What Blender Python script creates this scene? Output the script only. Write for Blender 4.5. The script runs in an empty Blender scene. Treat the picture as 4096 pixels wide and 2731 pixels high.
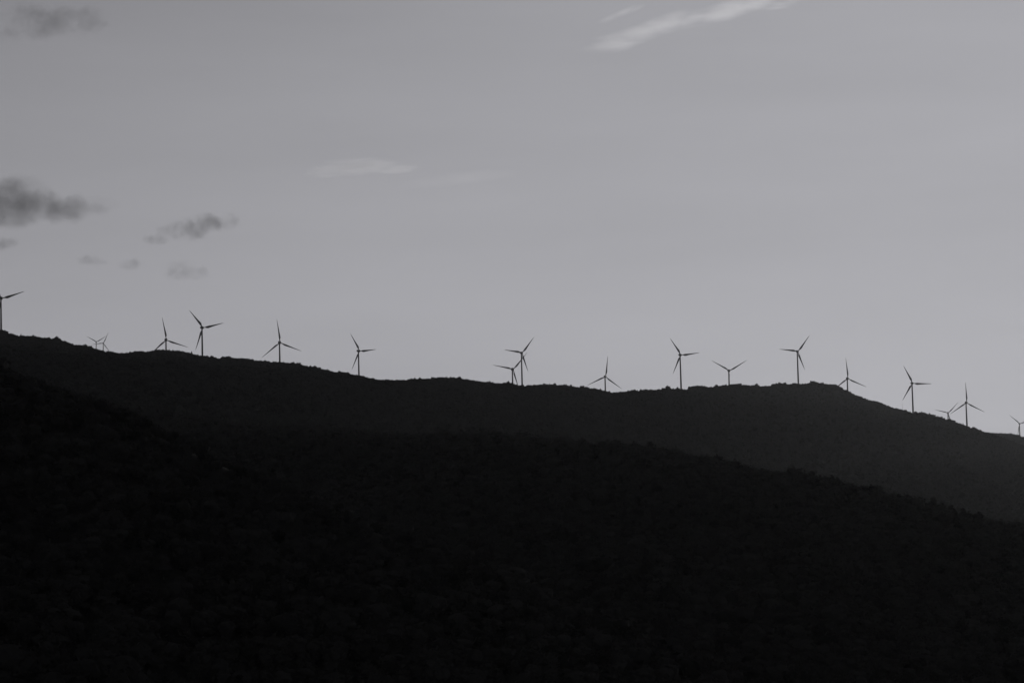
import bpy, bmesh, math, random
import numpy as np
from mathutils import Vector, Matrix, noise

random.seed(7)
rng = np.random.default_rng(11)
R = math.radians
scene = bpy.context.scene
C = scene.collection

# ------------------------------------------------------------------ tuning
PITCH, ROLL, FPX = 4.5, -1.5, 9671.0
SUN_EL, SUN_AZ = 1.6, 18.0            # azimuth to the right of the view axis (+Y)
SKY_STRENGTH = 0.15
SKY_DUST, SKY_K, SKY_POW, SKY_GAIN = 0.6, 1.66, 2.1, 2.68
SUN_STRENGTH = 0.8
EXPOSURE = 0.0
HAZE_DENSITY = 1.02e-5

# ------------------------------------------------------------------ camera
cam_d = bpy.data.cameras.new("camera")
cam_d.sensor_width = 36.0
cam_d.lens = 36.0 * FPX / 4096.0
cam_d.clip_start = 0.5
cam_d.clip_end = 60000.0
cam = bpy.data.objects.new("camera", cam_d)
C.objects.link(cam)
CM = Matrix.Rotation(R(90 + PITCH), 3, 'X') @ Matrix.Rotation(R(ROLL), 3, 'Z')
cam.matrix_world = CM.to_4x4()
scene.camera = cam


def ray(px, py):
    """pixel of the photograph -> (azimuth, tan of elevation), both seen from the viewpoint"""
    d = CM @ Vector(((px - 2048) / FPX, -(py - 1365.5) / FPX, -1.0))
    return math.atan2(d.x, d.y), d.z / math.hypot(d.x, d.y)


def at(px, py, dist):
    az, te = ray(px, py)
    return Vector((math.sin(az) * dist, math.cos(az) * dist, te * dist))


# ------------------------------------------------------------------ materials
def new_mat(name):
    m = bpy.data.materials.new(name)
    m.use_nodes = True
    nt = m.node_tree
    b = nt.nodes["Principled BSDF"]
    return m, nt, b


def mat_noise(name, lo, hi, scale, rough=0.95, spec=0.03, object_coords=False, bump=0.0):
    m, nt, b = new_mat(name)
    tc = nt.nodes.new("ShaderNodeTexCoord")
    nz = nt.nodes.new("ShaderNodeTexNoise")
    nz.inputs["Scale"].default_value = scale
    nz.inputs["Detail"].default_value = 6
    cr = nt.nodes.new("ShaderNodeValToRGB")
    cr.color_ramp.elements[0].position = 0.3
    cr.color_ramp.elements[1].position = 0.7
    cr.color_ramp.elements[0].color = (*lo, 1)
    cr.color_ramp.elements[1].color = (*hi, 1)
    nt.links.new(tc.outputs["Object"], nz.inputs["Vector"])
    nt.links.new(nz.outputs["Fac"], cr.inputs["Fac"])
    nt.links.new(cr.outputs["Color"], b.inputs["Base Color"])
    b.inputs["Roughness"].default_value = rough
    b.inputs["Specular IOR Level"].default_value = spec
    if bump:
        bp = nt.nodes.new("ShaderNodeBump")
        bp.inputs["Strength"].default_value = bump
        nt.links.new(nz.outputs["Fac"], bp.inputs["Height"])
        nt.links.new(bp.outputs["Normal"], b.inputs["Normal"])
    return m


def mat_leaf():
    m, nt, b = new_mat("leaves")
    oi = nt.nodes.new("ShaderNodeObjectInfo")
    geo = nt.nodes.new("ShaderNodeTexCoord")
    nz = nt.nodes.new("ShaderNodeTexNoise")
    nz.inputs["Scale"].default_value = 0.9
    ad = nt.nodes.new("ShaderNodeMath"); ad.operation = 'ADD'
    cr = nt.nodes.new("ShaderNodeValToRGB")
    cr.color_ramp.elements[0].position = 0.45
    cr.color_ramp.elements[1].position = 1.45 / 2 + 0.25
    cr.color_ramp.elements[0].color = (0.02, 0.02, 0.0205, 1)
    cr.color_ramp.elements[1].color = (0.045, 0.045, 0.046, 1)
    nt.links.new(geo.outputs["Object"], nz.inputs["Vector"])
    nt.links.new(nz.outputs["Fac"], ad.inputs[0])
    nt.links.new(oi.outputs["Random"], ad.inputs[1])
    nt.links.new(ad.outputs[0], cr.inputs["Fac"])
    nt.links.new(cr.outputs["Color"], b.inputs["Base Color"])
    b.inputs["Roughness"].default_value = 0.95
    b.inputs["Specular IOR Level"].default_value = 0.03
    return m


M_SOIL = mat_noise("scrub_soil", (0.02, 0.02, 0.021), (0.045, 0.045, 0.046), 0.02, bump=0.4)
M_BARK = mat_noise("bark", (0.05, 0.05, 0.05), (0.11, 0.11, 0.11), 3.0)
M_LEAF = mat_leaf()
M_PAINT = mat_noise("backlit_grey_paint", (0.15, 0.15, 0.155), (0.19, 0.19, 0.195), 0.15, rough=0.45, spec=0.4)  # backlit shade put into the colour: grey in place of white turbine paint
M_BLADE = mat_noise("blade_gelcoat", (0.15, 0.15, 0.155), (0.19, 0.19, 0.195), 0.2, rough=0.35, spec=0.4)  # same backlit darkness put into the blade colour
M_STEEL = mat_noise("galvanised_steel", (0.2, 0.2, 0.2), (0.32, 0.32, 0.32), 2.0, rough=0.5)


def link_mesh(name, me, mat, parent=None):
    o = bpy.data.objects.new(name, me)
    C.objects.link(o)
    if mat and not me.materials:
        me.materials.append(mat)
    if parent:
        o.parent = parent
    return o


def tag(o, label=None, cat=None, group=None, kind=None):
    if label: o["label"] = label
    if cat: o["category"] = cat
    if group: o["group"] = group
    if kind: o["kind"] = kind
    return o


# ------------------------------------------------------------------ skylines (read off the photograph, then given real distances)
SKY_MAIN = [(0,1324.5),(25,1327),(33,1334),(48,1340),(55,1337),(71,1343),(83,1340),(94,1345),(122,1346),(133,1344),(148,1348),(178,1349),(189,1349),(204,1352.5),(230,1356.4),(242,1360),(268,1369),(283,1375.5),(306,1382),(337,1384.4),(357,1390),(372,1393),(398,1400),(423.5,1408),(446,1408),(472,1409.4),(500,1409),(536,1407),(576.5,1405),(610,1403.3),(653,1402.5),(709,1404.6),(742,1409.7),(775.5,1415.8),(811,1420.4),(842,1426.8),(877.6,1431.4),(913,1430),(954,1434.4),(997,1437.8),(1051,1443.6),(1102,1447.4),(1127.6,1452),(1173.5,1456.4),(1229.6,1465.3),(1270.4,1470),(1306,1480),(1357,1490.8),(1382.7,1492),(1408,1499),(1449,1504.3),(1479.6,1513.3),(1510,1516.3),(1556,1520),(1617,1519),(1687,1517),(1743,1514.5),(1780.6,1510),(1822.7,1509.4),(1850.8,1514.5),(1901,1519),(1936.7,1526.8),(1957,1526.3),(1987.8,1531.9),(2018,1531.4),(2044,1533),(2067,1539.5),(2092,1540.8),(2105,1543.9),(2110,1539.5),(2156,1538.3),(2202,1537.5),(2232.7,1540),(2265.8,1538.3),(2301.5,1545.4),(2350,1549),(2379,1551.5),(2402,1555.4),(2417,1559.4),(2437.8,1562.5),(2443,1566.3),(2463,1565.8),(2494,1566.8),(2511.7,1562),(2550,1563.8),(2593,1560.7),(2652,1559.5),(2708,1558.2),(2744,1556.1),(2753,1553.6),(2756,1546),(2766.8,1541.6),(2810,1542.6),(2823,1544.6),(2876.5,1543.4),(2898,1538.8),(2943.9,1534.4),(2966.8,1537),(3015,1538.3),(3033,1538),(3040.8,1542.9),(3054.8,1542.9),(3058.7,1537.8),(3079,1540.3),(3091.8,1532.7),(3132.7,1531.4),(3150.5,1533),(3158,1535.7),(3176,1535.2),(3186,1537.8),(3209,1538.8),(3234.7,1532.7),(3256.4,1526.8),(3285.7,1532.7),(3311,1537.8),(3339.8,1539.8),(3360,1546),(3375.5,1555),(3398.5,1565.3),(3411,1573),(3449.5,1584.4),(3457,1590),(3482.7,1597.2),(3513.3,1604),(3533.7,1612.5),(3569.4,1626.5),(3610,1636.2),(3635.7,1644.4),(3643.4,1650),(3659,1651.3),(3687,1650),(3713,1657),(3751,1665.3),(3771.5,1670.4),(3784,1678),(3804.7,1680.6),(3827.6,1688.3),(3853,1695.4),(3871,1703),(3883.8,1706.9),(3891.4,1706),(3924.6,1717.6),(3934.8,1724),(3962.8,1729),(4006,1743),(4031.7,1755.9),(4057,1764.8),(4096,1782)]
SKY_SPUR = [(0,1470),(300,1575),(600,1640),(1000,1685),(1500,1708),(2000,1730),(2223,1745),(2428,1767),(2579,1785),(2677,1805),(2700,1813),(2777,1818),(2836.5,1828),(2907.7,1834),(2937,1848.8),(3026,1872.6),(3103.6,1878.5),(3163,1884.5),(3183.7,1878.5),(3252,1902),(3281.7,1911),(3299.5,1904),(3364.8,1926),(3400,1940.8),(3489.4,1958.6),(3560.6,1976.4),(3649.7,2003),(3738.7,2027),(3815.9,2059.5),(3887,2071.4),(3982,2086),(4017.7,2101),(4096,2110)]
SKY_NEAR = [(-300,1370),(0,1462),(260,1530),(527,1622),(800,1745),(1054,1858),(1320,1975),(1581,2071),(1850,2190),(2108,2308),(2300,2415),(2500,2520),(2650,2620),(2800,2731),(2950,2850)]
SKY_FAR = [(3900,1734),(3968,1731),(4006,1733.7),(4044.5,1734.7),(4070,1739.3),(4082.8,1747),(4110,1748)]

# turbines: hub pixel, distance, kind, yaw (deg), blade phase (deg, clockwise from up)
F_, B_ = 'small', 'large'
TURB = [
 ((7.7,1193.1), 3430, F_, 27, 77, 'dark turbine cut off by the left edge, on the highest part of the ridge'),
 ((385.7,1367.3), 10369, B_, 14, 61, 'tiny distant turbine with blades in a V, left of the overlapping pair'),
 ((413.8,1372.4), 10480, B_, 10, 25, 'tiny distant turbine with one raised blade, right of the overlapping pair'),
 ((665.8,1359.7), 5257, B_, 12, 110, 'grey turbine with a short visible tower, left neighbour of a tall dark one'),
 ((811.7,1310.7), 3668, F_, 27, 81, 'tall dark turbine on the left ridge, beside a greyer one with short tower'),
 ((1120.4,1370.2), 5135, B_, 14, 113, 'grey turbine with full rotor visible and one blade up, alone on the left slope'),
 ((1438.3,1403.6), 4117, F_, 37, 89, 'dark turbine with one level blade and stubby tail, left of the wide gap'),
 ((2088.5,1411.2), 4249, F_, 26, 42, 'tall dark turbine in the middle whose tower crosses the blade of a lower grey one'),
 ((2052.8,1477), 5402, B_, 22, 44, 'lower grey turbine in the middle, its blade passing behind the tower of a darker one'),
 ((2422.4,1506.4), 5800, B_, 16, 8, 'low grey turbine with one upright blade, first one right of the middle pair'),
 ((2723.5,1419.6), 4141, F_, 26, 87, 'tall dark turbine with one level blade, left of the step in the scrub'),
 ((2917.1,1482.7), 5821, B_, 14, 62, 'grey turbine with two blades in a wide V and the third hanging along its tower'),
 ((3191.3,1405.6), 4351, F_, 20, 40, 'tall slender turbine just left of the rounded summit of the ridge'),
 ((3391.6,1513.8), 5849, B_, 18, 116, 'low grey turbine half hidden behind the right shoulder of the rounded summit'),
 ((3650.3,1532.7), 4313, F_, 20, 94, 'tall dark turbine on the descending right slope beside a thin mast'),
 ((3792.7,1651.3), 8523, B_, 14, 46, 'tiny distant turbine behind a dark bush on the right slope'),
 ((3866.7,1610.5), 6029, B_, 18, 119, 'grey turbine with one blade straight up, lowest large one on the right slope'),
 ((4078.9,1694.1), 9044, B_, 14, 72, 'small distant turbine on the hazy far hill at the right edge'),
]
KIND = {'small': dict(R=35.5, hubh=60.0), 'large': dict(R=50.5, hubh=80.0)}

# ------------------------------------------------------------------ terrain layers (each a real ridge with its own distance)
def curve(points, h, dist_fn):
    azs, zs = [], []
    for x, y in points:
        az, te = ray(x, y)
        azs.append(az); zs.append(te * dist_fn(az) - h)
    return np.array(azs), np.array(zs)


def px_az(x):
    return ray(x, 1600)[0]


class Layer:
    def __init__(s, pts, tree_h, dpts, slope_f, slope_b, front, back, w, amp, seed):
        s.da = np.array([px_az(x) for x, _ in dpts]); s.dd = np.array([d for _, d in dpts], float)
        s.ca, s.cz = curve(pts, tree_h, lambda a: float(np.interp(a, s.da, s.dd)))
        o = np.argsort(s.ca); s.ca, s.cz = s.ca[o], s.cz[o]
        s.sa = np.array([px_az(x) for x, _ in slope_f]); s.sv = np.array([v for _, v in slope_f])
        s.sb, s.front, s.back, s.w, s.amp, s.seed = slope_b, front, back, w, amp, seed

    near = None
    ramp = 160.0

    def D(s, az): return np.interp(az, s.da, s.dd)

    def crest(s, az):
        z = np.interp(az, s.ca, s.cz)
        z = z + np.where(az < s.ca[0], (s.ca[0] - az) * s.dd[0] * 0.10, 0.0)
        z = z - np.where(az > s.ca[-1], (az - s.ca[-1]) * s.dd[-1] * 0.16, 0.0)
        return z

    def height(s, az, d):
        t = d - s.D(az)
        z = s.crest(az)
        sf = np.interp(az, s.sa, s.sv)
        sl = np.where(t < 0, sf, s.sb)
        drop = sl * (np.sqrt(t * t + s.w * s.w) - s.w)
        x, y = np.sin(az) * d, np.cos(az) * d
        if s.near is not None:                           # falls away behind the nearer hill's crest
            z = z - 0.5 * np.maximum(0, s.near.D(az) + 140 - d)
        am = s.amp * np.clip(np.abs(t) / s.ramp, 0, 1) ** 1.3
        # gullies running down the slope: ridged noise across the azimuth, bent by a second wave
        u = az * s.D(az)
        g = np.zeros_like(z + t)
        for k, (wl, a) in enumerate(((230., 1.0), (97., 0.5), (41., 0.22))):
            ph = s.seed * 1.7 + k * 2.1
            g = g + a * (np.abs(np.sin(u / wl + 0.9 * np.sin(t / 170. + ph) + 0.5 * np.sin(t / 71. + ph * 2) + ph)) - 0.6)
        return z - drop + am * g


MAIN = Layer(SKY_MAIN, 3.4,
             [(-600, 3300), (0, 3380), (811, 3625), (1438, 4060), (2088, 4205), (2723, 4125), (3191, 4320), (3650, 4290), (4096, 4330), (4700, 4400)],
             [(0, 0.15), (1500, 0.14), (2300, 0.18), (3200, 0.26), (4096, 0.3)], 0.25, 2300, 500, 9, 9, 1)
SPUR = Layer(SKY_SPUR, 4.2,
             [(-800, 1700), (0, 1550), (1500, 1150), (2700, 850), (4096, 720), (4900, 700)],
             [(0, 0.17), (4096, 0.2)], 0.35, 760, 420, 18, 14, 2)
MAIN.near = SPUR
MAIN.ramp = 420.0
NEAR = Layer(SKY_NEAR, 3.2, [(-800, 470), (0, 430), (1500, 350), (2900, 300), (4900, 290)],
             [(0, 0.24), (4096, 0.26)], 0.3, 230, 260, 8, 5, 5)
SPUR.near = NEAR
FAR = Layer(SKY_FAR, 4.0, [(-600, 10600), (400, 10250), (3800, 8900), (4100, 9000), (4700, 9000)],
            [(0, 0.2)], 0.2, 900, 900, 60, 12, 3)

# ridge that carries the large turbines behind the main crest, and the far one's hidden stretch
main_top = lambda az: (MAIN.crest(az) + 3.4) / MAIN.D(az)
back_pts = []
for (hub, dist, kind, yaw, ph, lab) in TURB:
    if kind == 'large' and dist < 7000:
        az, te = ray(*hub)
        z = te * dist - 78.0
        z = min(z, float(main_top(np.array(az))) * dist - 9.0)
        back_pts.append((az, dist, z))
back_pts.sort()
BACK = Layer(SKY_MAIN, 0, [(0, 5200)], [(0, 0.2)], 0.2, 500, 700, 60, 8, 4)
BACK.da = np.array([p[0] for p in back_pts]); BACK.dd = np.array([p[1] for p in back_pts], float)
aa = np.linspace(px_az(-900), px_az(5000), 300)
dd = np.interp(aa, BACK.da, BACK.dd)
zz = np.interp(aa, [p[0] for p in back_pts], [p[2] for p in back_pts])
lim = main_top(aa) * dd - 12.0
BACK.ca, BACK.cz = aa, np.minimum(zz, lim)
# far ridge: seen only at the right end, elsewhere kept below the main skyline
aa = np.linspace(px_az(-900), px_az(5000), 600)
dd = FAR.D(aa)
lim = main_top(aa) * dd - 16.0
seen = np.interp(aa, FAR.ca, FAR.cz)
cut = px_az(3930)
base = np.interp(aa, [px_az(386), px_az(414), px_az(3793), cut],
                 [ray(385.7, 1367.3)[1] * 10369 - 78, ray(413.8, 1372.4)[1] * 10480 - 78, ray(3792.7, 1651.3)[1] * 8523 - 60, float(np.interp(cut, FAR.ca, FAR.cz))])
FAR.ca, FAR.cz = aa, np.where(aa > cut, seen, np.minimum(base, lim))

LAYERS = [MAIN, SPUR, NEAR, BACK, FAR]
GROUND_Z = -230.0


def ground_height(az, d):
    a, dd_ = np.array([az]), np.array([d])
    z = GROUND_Z
    for L in LAYERS:
        t = d - float(L.D(a)[0])
        if -L.front <= t <= L.back:
            z = max(z, float(L.height(a, dd_)[0]))
    return z


def grid_mesh(name, X, Y, Z):
    n, m = X.shape
    co = np.stack([X, Y, Z], -1).reshape(-1, 3)
    i = np.arange(n * m).reshape(n, m)
    q = np.stack([i[:-1, :-1], i[1:, :-1], i[1:, 1:], i[:-1, 1:]], -1).reshape(-1, 4)
    me = bpy.data.meshes.new(name)
    me.vertices.add(len(co)); me.vertices.foreach_set("co", co.astype(np.float32).ravel())
    me.loops.add(q.size); me.loops.foreach_set("vertex_index", q.astype(np.int32).ravel())
    me.polygons.add(len(q))
    me.polygons.foreach_set("loop_start", (np.arange(len(q)) * 4).astype(np.int32))
    me.polygons.foreach_set("loop_total", np.full(len(q), 4, np.int32))
    me.update(calc_edges=True)
    me.polygons.foreach_set("use_smooth", np.ones(len(q), bool))
    return me


def layer_obj(L, name, label, x0, x1, step_m):
    az0, az1 = px_az(x0), px_az(x1)
    nm = int((az1 - az0) * L.dd.mean() / step_m)
    az = np.linspace(az0, az1, nm)
    tf = -np.power(np.linspace(1, 0, 110), 1.6) * L.front
    tb = np.power(np.linspace(0, 1, 50)[1:], 1.6) * L.back
    t = np.concatenate([tf, tb])
    A, T = np.meshgrid(az, t, indexing='ij')
    Dm = L.D(A) + T
    Z = L.height(A, Dm)
    Z[:, 0] = np.minimum(Z[:, 0], GROUND_Z - 5); Z[:, -1] = np.minimum(Z[:, -1], GROUND_Z - 5)
    Z[0, :] = np.minimum(Z[0, :], GROUND_Z - 5); Z[-1, :] = np.minimum(Z[-1, :], GROUND_Z - 5)
    o = link_mesh(name, grid_mesh(name, np.sin(A) * Dm, np.cos(A) * Dm, Z), M_SOIL)
    tag(o, label, kind='structure')
    return o


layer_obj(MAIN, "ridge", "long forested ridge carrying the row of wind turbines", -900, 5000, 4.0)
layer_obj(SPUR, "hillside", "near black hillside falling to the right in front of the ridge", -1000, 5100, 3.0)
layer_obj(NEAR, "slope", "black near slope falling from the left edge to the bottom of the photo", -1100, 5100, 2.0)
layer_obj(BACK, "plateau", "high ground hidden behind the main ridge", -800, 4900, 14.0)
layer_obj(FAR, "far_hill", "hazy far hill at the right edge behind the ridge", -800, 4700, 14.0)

# ground sheet: a wide valley floor with the viewpoint's own knoll under the camera
rr = np.concatenate([[0.0], np.geomspace(2, 15000, 130)])
th = np.linspace(0, 2 * math.pi, 181)
TT, RR = np.meshgrid(th, rr, indexing='ij')
ZZ = np.maximum(-1.7 - 0.26 * (np.sqrt(RR ** 2 + 64) - 8), GROUND_Z)
ZZ = ZZ + np.where(RR > 200, 3 * np.sin(RR * np.cos(TT) / 210) * np.sin(RR * np.sin(TT) / 260), 0)
g = link_mesh("ground", grid_mesh("ground", np.cos(TT) * RR, np.sin(TT) * RR, ZZ), M_SOIL)
tag(g, "dark valley ground under the hills", kind='structure')

# ------------------------------------------------------------------ vegetation
def crown_geometry(seed, height, width, n_leaf, leaf, style):
    """leaf clumps spread through an uneven crown volume around a lumpy dark heart"""
    rnd = random.Random(seed)
    lobes = []
    nl = 7 if style == 'round' else 6
    for k in range(nl):
        a = rnd.uniform(0, 2 * math.pi); r = rnd.uniform(0.0, 0.33) * width
        if style == 'round':
            z = height * rnd.uniform(0.38, 0.8); s = width * rnd.uniform(0.2, 0.34)
        else:
            f = k / (nl - 1); z = height * (0.25 + 0.68 * f); s = width * (0.36 - 0.27 * f); r *= (1 - f)
        lobes.append((Vector((math.cos(a) * r, math.sin(a) * r, z)), s))
    vs, fs = [], []
    for c, s in lobes:                                  # heart: squashed low-poly lumps
        b0 = len(vs)
        bm = bmesh.new(); bmesh.ops.create_icosphere(bm, subdivisions=2, radius=1.0)
        for v in bm.verts:
            k = 0.74 + 0.24 * noise.noise(v.co * 1.7 + Vector((seed, s, c.z)))
            vs.append(c + Vector((v.co.x * s * k, v.co.y * s * k, v.co.z * s * k * 0.9)))
        for f in bm.faces: fs.append([b0 + v.index for v in f.verts])
        bm.free()
    for i in range(n_leaf):
        c, s = rnd.choice(lobes)
        d = Vector((rnd.gauss(0, 1), rnd.gauss(0, 1), rnd.gauss(0, 1))).normalized()
        p = c + d * s * rnd.uniform(0.62, 1.12)
        u = Vector((rnd.gauss(0, 1), rnd.gauss(0, 1), rnd.gauss(0, 0.7))).normalized()
        v = u.cross(Vector((rnd.gauss(0, 1), rnd.gauss(0, 1), rnd.gauss(0, 1)))).normalized()
        l = leaf * rnd.uniform(0.6, 1.4)
        b0 = len(vs)
        vs += [p - u * l, p - v * l * 0.55, p + u * l, p + v * l * 0.5 + d * l * 0.3]
        fs.append([b0, b0 + 1, b0 + 2, b0 + 3])
    return vs, fs


def trunk_geometry(seed, height, width):
    rnd = random.Random(seed + 50)
    vs, fs = [], []

    def limb(p0, p1, r0, r1, n=6):
        ax = (p1 - p0).normalized()
        u = ax.orthogonal().normalized(); v = ax.cross(u)
        b0 = len(vs)
        for p, r in ((p0, r0), ((p0 + p1) / 2 + u * r0 * 0.4, (r0 + r1) / 2), (p1, r1)):
            for k in range(n):
                a = 2 * math.pi * k / n
                vs.append(p + (u * math.cos(a) + v * math.sin(a)) * r)
        for s in range(2):
            for k in range(n):
                fs.append([b0 + s * n + k, b0 + s * n + (k + 1) % n, b0 + (s + 1) * n + (k + 1) % n, b0 + (s + 1) * n + k])

    top = Vector((rnd.uniform(-.05, .05) * width, rnd.uniform(-.05, .05) * width, height * 0.5))
    limb(Vector((0, 0, -0.6)), top, height * 0.045, height * 0.025)
    for k in range(4):
        a = k * 1.57 + rnd.uniform(-.4, .4)
        limb(top * rnd.uniform(0.6, 0.95), Vector((math.cos(a) * width * .3, math.sin(a) * width * .3, height * rnd.uniform(.6, .8))), height * 0.018, height * 0.007)
    return vs, fs


def mesh_from(name, vs, fs, mat, mi=None, mats=None):
    me = bpy.data.meshes.new(name)
    me.from_pydata([tuple(v) for v in vs], [], fs)
    for m in (mats or [mat]): me.materials.append(m)
    if mi is not None: me.polygons.foreach_set("material_index", mi)
    me.update()
    return me


proto = bpy.data.collections.new("scrub_kinds")          # only a source for the forests, not part of the scene
for k, (h, w, st) in enumerate([(1.0, 1.15, 'round'), (1.0, 0.95, 'round'), (0.8, 1.2, 'round'), (1.2, 0.85, 'cone'), (0.9, 1.0, 'round')]):
    v1, f1 = crown_geometry(30 + k, h, w, 230, 0.085, st)
    v2, f2 = trunk_geometry(30 + k, h, w)
    n = len(v1)
    me = mesh_from("shrub", v1 + v2, f1 + [[i + n for i in f] for f in f2], None,
                   [0] * len(f1) + [1] * len(f2), [M_LEAF, M_BARK])
    proto.objects.link(bpy.data.objects.new("shrub_kind", me))


def forest(name, label, pos, scl, rot, idx):
    me = bpy.data.meshes.new(name)
    n = len(pos)
    me.vertices.add(n); me.vertices.foreach_set("co", pos.astype(np.float32).ravel())
    for an, ty, arr, key in (("scl", 'FLOAT_VECTOR', scl, "vector"), ("rot", 'FLOAT_VECTOR', rot, "vector"), ("idx", 'INT', idx, "value")):
        a = me.attributes.new(an, ty, 'POINT')
        a.data.foreach_set(key, arr.astype(np.int32 if ty == 'INT' else np.float32).ravel())
    me.update()
    o = link_mesh(name, me, M_LEAF)
    ng = bpy.data.node_groups.new("scatter_" + name, 'GeometryNodeTree')
    ng.interface.new_socket("Geometry", in_out='INPUT', socket_type='NodeSocketGeometry')
    ng.interface.new_socket("Geometry", in_out='OUTPUT', socket_type='NodeSocketGeometry')
    N = ng.nodes
    gi, go = N.new("NodeGroupInput"), N.new("NodeGroupOutput")
    mp = N.new("GeometryNodeMeshToPoints")
    ci = N.new("GeometryNodeCollectionInfo")
    ci.inputs["Collection"].default_value = proto
    ci.inputs["Separate Children"].default_value = True
    ci.inputs["Reset Children"].default_value = True
    ip = N.new("GeometryNodeInstanceOnPoints")
    ip.inputs["Pick Instance"].default_value = True

    def attr(nm, ty):
        a = N.new("GeometryNodeInputNamedAttribute"); a.data_type = ty
        a.inputs["Name"].default_value = nm
        return [s for s in a.outputs if s.enabled and s.name == "Attribute"][0]
    L = ng.links.new
    L(gi.outputs[0], mp.inputs["Mesh"]); L(mp.outputs[0], ip.inputs["Points"])
    L(ci.outputs[0], ip.inputs["Instance"])
    L(attr("idx", 'INT'), ip.inputs["Instance Index"])
    L(attr("rot", 'FLOAT_VECTOR'), ip.inputs["Rotation"])
    L(attr("scl", 'FLOAT_VECTOR'), ip.inputs["Scale"])
    L(ip.outputs[0], go.inputs[0])
    md = o.modifiers.new("scatter", 'NODES'); md.node_group = ng
    tag(o, label, kind='stuff')
    return o


def plant_layer(L, name, label, x0, x1, bands, hmean, under=None, spread=0.2, slim=1.0):
    P, S = [], []
    az0, az1 = px_az(x0), px_az(x1)
    for (t0, t1, sp, k) in bands:
        dm = L.dd.mean()
        na = int((az1 - az0) * dm / sp); nt = max(1, int((t1 - t0) / sp))
        a = az0 + (np.arange(na) + 0.5) * (az1 - az0) / na
        t = t0 + (np.arange(nt) + 0.5) * (t1 - t0) / nt
        A, T = np.meshgrid(a, t, indexing='ij')
        A = (A + rng.uniform(-.5, .5, A.shape) * sp / dm).ravel()
        T = (T + rng.uniform(-.5, .5, T.shape) * sp).ravel()
        Dm = L.D(A) + T
        Z = L.height(A, Dm)
        keep = Z > GROUND_Z + 2
        if under is not None:                            # leave out what stands inside a nearer hill
            U = under.height(A, Dm)
            tu = Dm - under.D(A)
            keep &= ~((U > Z) & (tu > -under.front) & (tu < under.back))
        X, Y = np.sin(A) * Dm, np.cos(A) * Dm
        P.append(np.stack([X, Y, Z - 0.25], -1)[keep])
        patch = 0.85 + 0.28 * np.sin(X / 31.) * np.sin(Y / 43.) + 0.12 * np.sin(X / 9.1 + Y / 13.)
        h = hmean * k * patch * rng.lognormal(-0.02, spread, len(A)) * np.where(rng.random(len(A)) < 0.03, 1.2, 1.0)
        S.append(h[keep])
    P, h = np.concatenate(P), np.concatenate(S)
    n = len(P)
    scl = np.stack([slim * h * rng.uniform(0.95, 1.35, n), slim * h * rng.uniform(0.95, 1.35, n), h * rng.uniform(0.85, 1.1, n)], -1)
    rot = np.stack([rng.normal(0, .06, n), rng.normal(0, .06, n), rng.uniform(0, 6.28, n)], -1)
    idx = rng.choice(5, n, p=[.28, .24, .22, .07, .19])
    print(name, n)
    return forest(name, label, P, scl, rot, idx)


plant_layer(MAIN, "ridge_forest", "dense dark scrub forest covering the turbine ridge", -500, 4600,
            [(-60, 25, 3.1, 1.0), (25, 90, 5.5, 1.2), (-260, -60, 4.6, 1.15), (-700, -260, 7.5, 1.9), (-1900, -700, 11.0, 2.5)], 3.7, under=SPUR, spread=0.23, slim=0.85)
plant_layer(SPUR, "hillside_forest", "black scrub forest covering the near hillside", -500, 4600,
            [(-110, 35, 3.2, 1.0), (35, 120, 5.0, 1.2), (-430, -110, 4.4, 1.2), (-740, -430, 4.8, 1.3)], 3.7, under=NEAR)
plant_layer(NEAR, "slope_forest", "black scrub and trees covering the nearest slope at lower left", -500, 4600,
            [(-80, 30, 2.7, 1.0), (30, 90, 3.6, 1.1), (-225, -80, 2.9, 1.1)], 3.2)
plant_layer(FAR, "far_hill_forest", "hazy scrub on the far hill at the right edge", 3700, 4500,
            [(-80, 60, 6.0, 1.0), (-500, -80, 9.0, 1.7)], 5.0)


def lone_tree(px, py_top, layer, height, width, style, seed, label, group=None, back=-4.0):
    az, te = ray(px, py_top)
    d = float(layer.D(np.array(az))) + back
    top = te * d
    gz = ground_height(az, d)
    height = max(height, top - gz)
    e = bpy.data.objects.new("tree", None); C.objects.link(e)
    e.location = (math.sin(az) * d, math.cos(az) * d, top - height)
    v, f = crown_geometry(seed, height, width, 420, 0.05 * height, style)
    zt = max(p.z for p in v); v = [Vector((p.x, p.y, p.z * height / zt)) for p in v]
    link_mesh("crown", mesh_from("crown", v, f, M_LEAF), None, e)
    v, f = trunk_geometry(seed, height, width)
    link_mesh("trunk", mesh_from("trunk", v, f, M_BARK), None, e)
    tag(e, label, "tree", group)


G = "single trees standing out on the ridge line"
lone_tree(83, 1338.5, MAIN, 5.5, 6.5, 'cone', 3, "small pointed tree on the ridge just right of the leftmost turbine", G)
lone_tree(3025.5, 1532, MAIN, 6.5, 8.0, 'round', 4, "rounded tree on the skyline left of the bare gap in the scrub", G)
lone_tree(3181, 1530, MAIN, 6.0, 4.2, 'cone', 5, "pointed tree right beside the foot of the turbine near the summit", G)
lone_tree(3795, 1672, MAIN, 6.5, 10.0, 'round', 6, "dark rounded bush in front of the tiny distant turbine on the right slope", G)
lone_tree(2758, 1544.5, MAIN, 6.0, 7.0, 'round', 7, "low thick bush at the step in the scrub right of a tall turbine", G)
lone_tree(3183.7, 1876, SPUR, 5.5, 6.0, 'round', 8, "round tree standing out on the crest of the near black hillside", G)
lone_tree(3300, 1901, SPUR, 5.0, 4.0, 'cone', 9, "pointed tree on the near black hillside's crest, right of the round one", G)

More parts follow.
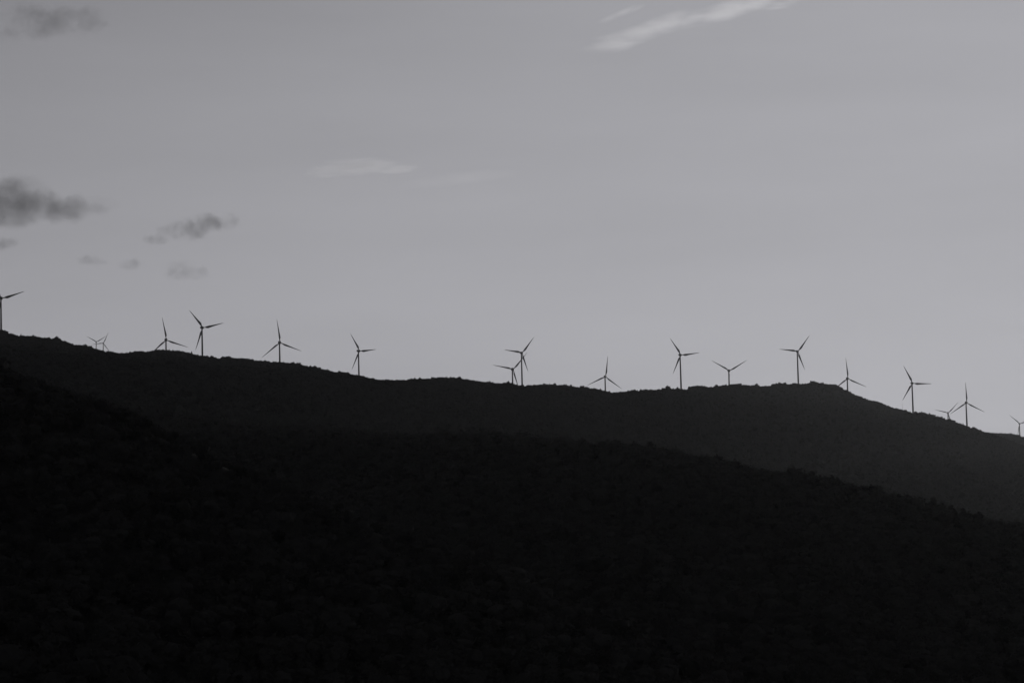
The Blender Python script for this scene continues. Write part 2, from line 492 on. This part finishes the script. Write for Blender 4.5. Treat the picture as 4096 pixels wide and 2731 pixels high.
# ------------------------------------------------------------------ wind turbines
def ring_mesh(name, rings, mat, smooth=True, cap=True):
    """rings: list of lists of Vectors, equal length"""
    vs, fs = [], []
    n = len(rings[0])
    for r in rings: vs += r
    for s in range(len(rings) - 1):
        for k in range(n):
            fs.append([s * n + k, s * n + (k + 1) % n, (s + 1) * n + (k + 1) % n, (s + 1) * n + k])
    if cap:
        fs.append(list(range(n))[::-1]); fs.append([(len(rings) - 1) * n + k for k in range(n)])
    me = mesh_from(name, vs, fs, mat)
    if smooth: me.polygons.foreach_set("use_smooth", [len(p.vertices) == 4 for p in me.polygons])
    bm = bmesh.new(); bm.from_mesh(me); bmesh.ops.recalc_face_normals(bm, faces=bm.faces); bm.to_mesh(me); bm.free()
    return me


def lathe_x(profile, n=28, flat=1.0):
    """profile (y along the axis, radius); axis along local Y"""
    return [[Vector((math.cos(2 * math.pi * k / n) * r, y, math.sin(2 * math.pi * k / n) * r * flat)) for k in range(n)] for y, r in profile]


def blade_mesh(Rt, chord, root_r, r_hub, name):
    rings = []
    n = 16
    st = [0.0, 0.02, 0.05, 0.09, 0.14, 0.2, 0.27, 0.36, 0.46, 0.57, 0.68, 0.78, 0.87, 0.94, 0.985, 1.0]
    ch = [None, None, .42, .62, .88, 1.0, .92, .78, .65, .53, .42, .33, .25, .18, .10, .03]
    for f, c in zip(st, ch):
        z = r_hub + f * (Rt - r_hub)
        tw = R(16) * (1 - f) ** 2
        pre = -0.012 * Rt * f * f                        # slight bend
        ring = []
        cc = (c or 0) * chord
        b = min(1.0, max(0.0, (f - 0.02) / 0.14))         # circle -> aerofoil
        for k in range(n):
            a = 2 * math.pi * k / n
            cx, cy = math.cos(a) * root_r, math.sin(a) * root_r
            thick = cc * (0.34 - 0.2 * f)
            ax = (math.cos(a) * 0.5 + 0.18) * cc
            ay = math.sin(a) * 0.5 * thick * (1.0 if math.cos(a) < 0 else (1 - 0.75 * math.cos(a)))
            x = cx * (1 - b) + ax * b; y = cy * (1 - b) + ay * b
            ring.append(Vector((x * math.cos(tw) - y * math.sin(tw), x * math.sin(tw) + y * math.cos(tw) + pre, z)))
        rings.append(ring)
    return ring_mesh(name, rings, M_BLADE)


def tower_mesh(length, r0, r1):
    n = 28; rings = []
    for f in (0, .02, .25, .5, .75, .985, 1.0):
        r = r0 + (r1 - r0) * f
        if f == 1.0: r = r1 * 1.0
        rings.append([Vector((math.cos(2 * math.pi * k / n) * r, math.sin(2 * math.pi * k / n) * r, f * length)) for k in range(n)])
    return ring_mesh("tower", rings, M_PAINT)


# local frame of a turbine: +Y is where the rotor faces; the hub sits 'over' in front of the tower axis
SPEC = {
 'small': dict(over=3.1, r_top=1.1, r_base=1.6, root=0.62, rh=1.4, chord=3.6,
               nac=[(-3.2, .9), (-3.1, 1.8), (-2.55, 2.0), (-2.1, 1.7), (-1.65, 1.4), (-1.0, 1.55), (0.0, 1.85), (1.1, 2.15), (1.9, 2.2)],
               hub=[(1.96, 2.0), (2.5, 2.05), (3.3, 1.75), (4.1, 1.2), (4.6, .6), (4.75, .1)]),
 'large': dict(over=5.2, r_top=1.45, r_base=2.5, root=1.0, rh=2.0, chord=3.9,
               nac=[(-4.6, .6), (-4.4, 1.5), (-3.8, 2.2), (-2.6, 2.75), (-1.0, 3.3), (0.8, 3.5), (2.4, 3.5), (3.4, 3.3), (3.7, 2.8)],
               hub=[(3.76, 2.5), (4.4, 2.6), (5.6, 2.3), (6.9, 1.5), (7.6, .6), (7.7, .1)]),
}
for k, s in SPEC.items():
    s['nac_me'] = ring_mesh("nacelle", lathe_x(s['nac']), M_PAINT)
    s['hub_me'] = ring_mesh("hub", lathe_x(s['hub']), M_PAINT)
    s['blade_me'] = blade_mesh(KIND[k]['R'], s['chord'], s['root'], s['rh'], "blade")


def turbine(hub_px, dist, kind, yaw, phase, label):
    s = SPEC[kind]
    az, te = ray(*hub_px)
    hub = Vector((math.sin(az) * dist, math.cos(az) * dist, te * dist))
    # rotor looks away from the viewpoint, turned 'yaw' to the right of the line of sight
    rz = -(az + R(yaw))
    fwd = Vector((-math.sin(rz), math.cos(rz), 0))
    axis = hub - fwd * s['over']
    taz, td = math.atan2(axis.x, axis.y), math.hypot(axis.x, axis.y)
    gz = ground_height(taz, td) - 0.8
    e = bpy.data.objects.new("wind_turbine", None); C.objects.link(e)
    e.location = (axis.x, axis.y, gz); e.rotation_euler = (0, 0, rz)
    hz = hub.z - gz
    print("turbine %5.0f %s tower %.1f" % (hub_px[0], kind, hz))
    link_mesh("tower", tower_mesh(hz - 1.0, s['r_base'], s['r_top']), None, e)
    o = link_mesh("nacelle", s['nac_me'], None, e); o.location = (0, 0, hz)
    o = link_mesh("hub", s['hub_me'], None, e); o.location = (0, 0, hz)
    # after the turn the local +X points to the right of the picture
    for k in range(3):
        b = link_mesh("blade", s['blade_me'], None, e)
        b.location = (0, s['over'], hz)
        b.rotation_euler = (0, R(phase + 120 * k), 0)
    tag(e, label, "wind turbine", "wind turbines along the ridge")


for hub_px, dist, kind, yaw, ph, lab in TURB:
    turbine(hub_px, dist, kind, yaw, ph, lab)

# thin measuring mast on the right slope
az, te = ray(3609.3, 1614.5)
d = float(MAIN.D(np.array(az))) + 6
top = te * d; gz = ground_height(az, d) - 0.5
mast = bpy.data.objects.new("mast", None); C.objects.link(mast)
mast.location = (math.sin(az) * d, math.cos(az) * d, gz)
H = top - gz
n = 8
link_mesh("pole", ring_mesh("pole", [[Vector((math.cos(2 * math.pi * k / n) * r, math.sin(2 * math.pi * k / n) * r, z)) for k in range(n)] for z, r in ((0, .22), (H * .5, .16), (H, .09))], M_STEEL), None, mast)
link_mesh("crossarm", ring_mesh("crossarm", [[Vector((x, math.cos(2 * math.pi * k / 6) * .06, H * .93 + math.sin(2 * math.pi * k / 6) * .06)) for k in range(6)] for x in (-.9, .9)], M_STEEL), None, mast)
tag(mast, "thin bare mast rising from the right slope just left of a tall turbine", "mast")

# ------------------------------------------------------------------ clouds: real bodies of thin vapour, above the haze
NOISE_AMP = 3.0


def cloud(name, label, dist, lobes, dens, col, aniso, nscale, thresh, stretch=1.0, depth=1.0, group=None, tilt=0.0):
    """lobes: (px, py, half width px, half height px, weight)"""
    k = dist / FPX
    cx = sum(l[0] for l in lobes) / len(lobes); cy = sum(l[1] for l in lobes) / len(lobes)
    az, te = ray(cx, cy)
    m = bpy.data.materials.new(name); m.use_nodes = True
    nt = m.node_tree; nt.nodes.clear()
    out = nt.nodes.new("ShaderNodeOutputMaterial")
    pv = nt.nodes.new("ShaderNodeVolumePrincipled")
    pv.inputs["Color"].default_value = (*col, 1)
    pv.inputs["Anisotropy"].default_value = aniso
    tc = nt.nodes.new("ShaderNodeTexCoord")
    last = None
    bm = bmesh.new()
    tmp = []

    def M(op, a, b=None, clamp=False):
        q = nt.nodes.new("ShaderNodeMath"); q.operation = op; q.use_clamp = clamp
        for i, v in enumerate((a, b)):
            if v is None: continue
            if isinstance(v, (int, float)): q.inputs[i].default_value = v
            else: nt.links.new(v, q.inputs[i])
        return q.outputs[0]
    for (x, y, hx, hy, wt) in lobes:
        c = Vector(((x - cx) * k, 0, -(y - cy) * k))
        rx, rz_, ry = hx * k, hy * k, max(hy, hx * 0.45) * k * depth
        mp = nt.nodes.new("ShaderNodeMapping"); mp.vector_type = 'TEXTURE'
        mp.inputs["Location"].default_value = c
        mp.inputs["Rotation"].default_value = (0, R(tilt), 0)
        mp.inputs["Scale"].default_value = (rx, ry, rz_)
        nt.links.new(tc.outputs["Object"], mp.inputs["Vector"])
        ln = nt.nodes.new("ShaderNodeVectorMath"); ln.operation = 'LENGTH'
        nt.links.new(mp.outputs[0], ln.inputs[0])
        f = M('MULTIPLY', M('SUBTRACT', 1.0, ln.outputs["Value"], clamp=True), wt)
        last = f if last is None else M('MAXIMUM', last, f)
        b2 = bmesh.ops.create_icosphere(bm, subdivisions=3, radius=1.0)
        rot = Matrix.Rotation(R(tilt), 3, 'Y')
        for v in b2['verts']: v.co = c + rot @ Vector((v.co.x * rx, v.co.y * ry, v.co.z * rz_))
    nz = nt.nodes.new("ShaderNodeTexNoise")
    nz.inputs["Detail"].default_value = 5; nz.inputs["Roughness"].default_value = 0.68
    mp = nt.nodes.new("ShaderNodeMapping")
    mp.inputs["Rotation"].default_value = (0, R(-tilt), 0)
    mp.inputs["Location"].default_value = (len(name) * 3.1 + cx * .01, 0, cy * .013)
    s = nscale / 1000.0
    mp.inputs["Scale"].default_value = (s / stretch, s, s)
    nt.links.new(tc.outputs["Object"], mp.inputs["Vector"]); nt.links.new(mp.outputs[0], nz.inputs["Vector"])
    nz.inputs["Scale"].default_value = 1.0
    body = M('ADD', last, M('MULTIPLY', M('SUBTRACT', nz.outputs["Fac"], 0.5), NOISE_AMP))
    body = M('SUBTRACT', body, thresh, clamp=True)
    edge = M('MULTIPLY', last, 4.0, clamp=True)
    d_ = M('MULTIPLY', M('MULTIPLY', body, edge), dens)
    nt.links.new(d_, pv.inputs["Density"])
    nt.links.new(pv.outputs[0], out.inputs["Volume"])
    m.cycles.volume_step_rate = 0.3
    me = bpy.data.meshes.new(name); bm.to_mesh(me); bm.free()
    me.materials.append(m)
    o = bpy.data.objects.new("cloud", me); C.objects.link(o)
    o.location = (math.sin(az) * dist, math.cos(az) * dist, te * dist)
    o.rotation_euler = (0, 0, -az)
    if len(lobes) > 1:
        rm = o.modifiers.new("merge", 'REMESH'); rm.mode = 'VOXEL'
        rm.voxel_size = max(6.0, min(l[3] for l in lobes) * k * 0.22)
    tag(o, label, "cloud", group)
    return o


DK = (0.28, 0.28, 0.29)
CG = "dark cloud scraps in the left sky"
CD = 15000.
cloud("cloud_vapour_top", "soft smudge of grey cloud in the top left corner", CD,
      [(180, 85, 230, 95, .8), (310, 75, 190, 70, .7), (60, 135, 160, 65, .6)], 0.0043, DK, 0.2, 7.0, 0.14, group=CG)
cloud("cloud_vapour_big", "largest and darkest cloud, cut off by the left edge of the sky", CD,
      [(-110, 815, 300, 120, 1.35), (70, 825, 260, 100, 1.1), (200, 840, 220, 72, .95), (320, 825, 160, 62, .95), (60, 765, 190, 80, .8)], 0.0064, DK, 0.2, 7.0, 0.12, group=CG)
cloud("cloud_vapour_wing", "ragged dark cloud with a thin tail trailing down to the left", CD,
      [(840, 892, 125, 50, 1.0), (770, 915, 120, 60, .95), (700, 925, 100, 42, .85), (630, 955, 85, 30, .8), (900, 885, 80, 42, .8)], 0.0074, DK, 0.2, 12.0, 0.12, group=CG)
cloud("cloud_vapour_scrap", "tiny faint cloud scrap left of another, below the big dark cloud", CD,
      [(355, 1038, 62, 32, .95), (395, 1050, 45, 24, .85)], 0.0052, DK, 0.2, 18.0, 0.13, group=CG)
cloud("cloud_vapour_patch", "tiny faint cloud scrap right of another, above the ridge on the left", CD,
      [(530, 1056, 62, 32, .95), (505, 1064, 45, 24, .85)], 0.0052, DK, 0.2, 18.0, 0.13, group=CG)
cloud("cloud_vapour_veil", "very faint grey cloud patch under the ragged dark one", CD,
      [(730, 1080, 105, 52, .85), (785, 1090, 70, 42, .7)], 0.0045, DK, 0.2, 14.0, 0.12, group=CG)
cloud("cloud_vapour_edge", "small grey cloud tuft at the left edge under the largest cloud", CD,
      [(0, 975, 90, 34, .95), (35, 970, 65, 26, .8)], 0.008, DK, 0.2, 12.0, 0.13, group=CG)
WH = (0.98, 0.98, 1.0)
WG = "pale high wisps of cloud"
cloud("wisp_vapour_long", "long bright wisp of cloud slanting across the top of the sky", CD,
      [(2450, 160, 150, 52, .95), (2560, 125, 170, 44, 1.05), (2660, 92, 160, 46, 1.1), (2780, 75, 160, 38, .95), (2900, 52, 190, 46, 1.2), (3030, 20, 170, 38, 1.0), (3150, 22, 150, 28, .6)],
      0.0042, WH, 0.8, 15.0, 0.16, stretch=5.0, tilt=-14, group=WG)
cloud("wisp_vapour_hair", "short hair-thin wisp just above the long bright one", CD,
      [(2440, 72, 80, 16, 1.0), (2495, 50, 80, 15, 1.0), (2545, 38, 55, 12, .8)], 0.0030, WH, 0.8, 10.0, 0.05, stretch=4.0, tilt=-22, group=WG)
cloud("wisp_vapour_mid", "pale flat wisp of cloud in the middle of the sky", CD,
      [(1420, 668, 190, 44, 1.1), (1330, 680, 140, 36, .8), (1580, 680, 130, 22, .7)], 0.0075, WH, 0.8, 13.0, 0.18, stretch=5.0, tilt=-3, group=WG)
cloud("wisp_vapour_faint", "barely visible pale streak right of the flat middle wisp", CD,
      [(1880, 712, 240, 34, .8), (1740, 728, 190, 30, .8)], 0.0006, WH, 0.8, 7.0, 0.08, stretch=4.0, tilt=-4, group=WG)

# ------------------------------------------------------------------ haze
bm = bmesh.new()
bmesh.ops.create_cube(bm, size=1.0)
hz0, hz1, hr = GROUND_Z - 8.0, 1080.0, 15300.0
for v in bm.verts:
    v.co = Vector((v.co.x * 2 * hr, v.co.y * 2 * hr, hz0 if v.co.z < 0 else hz1))
me = bpy.data.meshes.new("haze"); bm.to_mesh(me); bm.free()
hm = bpy.data.materials.new("haze_air"); hm.use_nodes = True
nt = hm.node_tree; nt.nodes.clear()
out = nt.nodes.new("ShaderNodeOutputMaterial"); pv = nt.nodes.new("ShaderNodeVolumePrincipled")
pv.inputs["Color"].default_value = (0.95, 0.97, 1.0, 1)
pv.inputs["Density"].default_value = HAZE_DENSITY
pv.inputs["Anisotropy"].default_value = 0.6
nt.links.new(pv.outputs[0], out.inputs["Volume"])
tag(link_mesh("haze", me, hm), "thin evening haze over the hills", kind='stuff')

# ------------------------------------------------------------------ sky and sun
w = bpy.data.worlds.new("World"); scene.world = w; w.use_nodes = True
nt = w.node_tree
bg = nt.nodes["Background"]
sky = nt.nodes.new("ShaderNodeTexSky"); sky.sky_type = 'NISHITA'
sky.sun_disc = False
sky.sun_elevation = R(SUN_EL); sky.sun_rotation = R(SUN_AZ)
sky.air_density = 1.0; sky.dust_density = SKY_DUST; sky.ozone_density = 1.0
# black-and-white film behind a red filter: grey taken mostly from the red of the sky
sep = nt.nodes.new("ShaderNodeSeparateColor")
comb = nt.nodes.new("ShaderNodeCombineColor")
nt.links.new(sky.outputs[0], sep.inputs[0])
def MW(op, a, b):
    q = nt.nodes.new("ShaderNodeMath"); q.operation = op
    for i, v in enumerate((a, b)):
        if isinstance(v, (int, float)): q.inputs[i].default_value = v
        else: nt.links.new(v, q.inputs[i])
    return q.outputs[0]
grey = MW('ADD', MW('MULTIPLY', sep.outputs[0], 0.8), MW('MULTIPLY', sep.outputs[1], 0.2))
xp = MW('POWER', MW('DIVIDE', grey, SKY_K), SKY_POW)          # film toe and shoulder
grey = MW('MULTIPLY', MW('DIVIDE', xp, MW('ADD', xp, 1.0)), SKY_GAIN)
# thin uneven veil of high haze: broad streaks a few per cent lighter or darker
tcw = nt.nodes.new("ShaderNodeTexCoord"); mpw = nt.nodes.new("ShaderNodeMapping")
mpw.inputs["Scale"].default_value = (2.5, 2.5, 16.0); mpw.inputs["Rotation"].default_value = (R(4), R(-5), 0)
nzw = nt.nodes.new("ShaderNodeTexNoise"); nzw.inputs["Scale"].default_value = 1.6
nzw.inputs["Detail"].default_value = 7; nzw.inputs["Roughness"].default_value = 0.55
nt.links.new(tcw.outputs["Generated"], mpw.inputs["Vector"]); nt.links.new(mpw.outputs[0], nzw.inputs["Vector"])
grey = MW('MULTIPLY', grey, MW('ADD', MW('MULTIPLY', nzw.outputs["Fac"], 0.22), 0.90))
for i, k in enumerate((0.985, 0.98, 1.05)):
    nt.links.new(MW('MULTIPLY', grey, k), comb.inputs[i])
nt.links.new(comb.outputs[0], bg.inputs["Color"])
bg.inputs["Strength"].default_value = SKY_STRENGTH

sd = bpy.data.lights.new("sun", 'SUN'); sd.energy = SUN_STRENGTH; sd.angle = R(0.5); sd.color = (1.0, 0.985, 0.96)
so = bpy.data.objects.new("sun", sd); C.objects.link(so)
sv = Vector((math.sin(R(SUN_AZ)) * math.cos(R(SUN_EL)), math.cos(R(SUN_AZ)) * math.cos(R(SUN_EL)), math.sin(R(SUN_EL))))
so.rotation_euler = sv.to_track_quat('Z', 'Y').to_euler()

scene.view_settings.view_transform = 'Standard'
scene.view_settings.look = 'None'
scene.view_settings.exposure = EXPOSURE
scene.view_settings.gamma = 1.0
scene.render.engine = 'CYCLES'
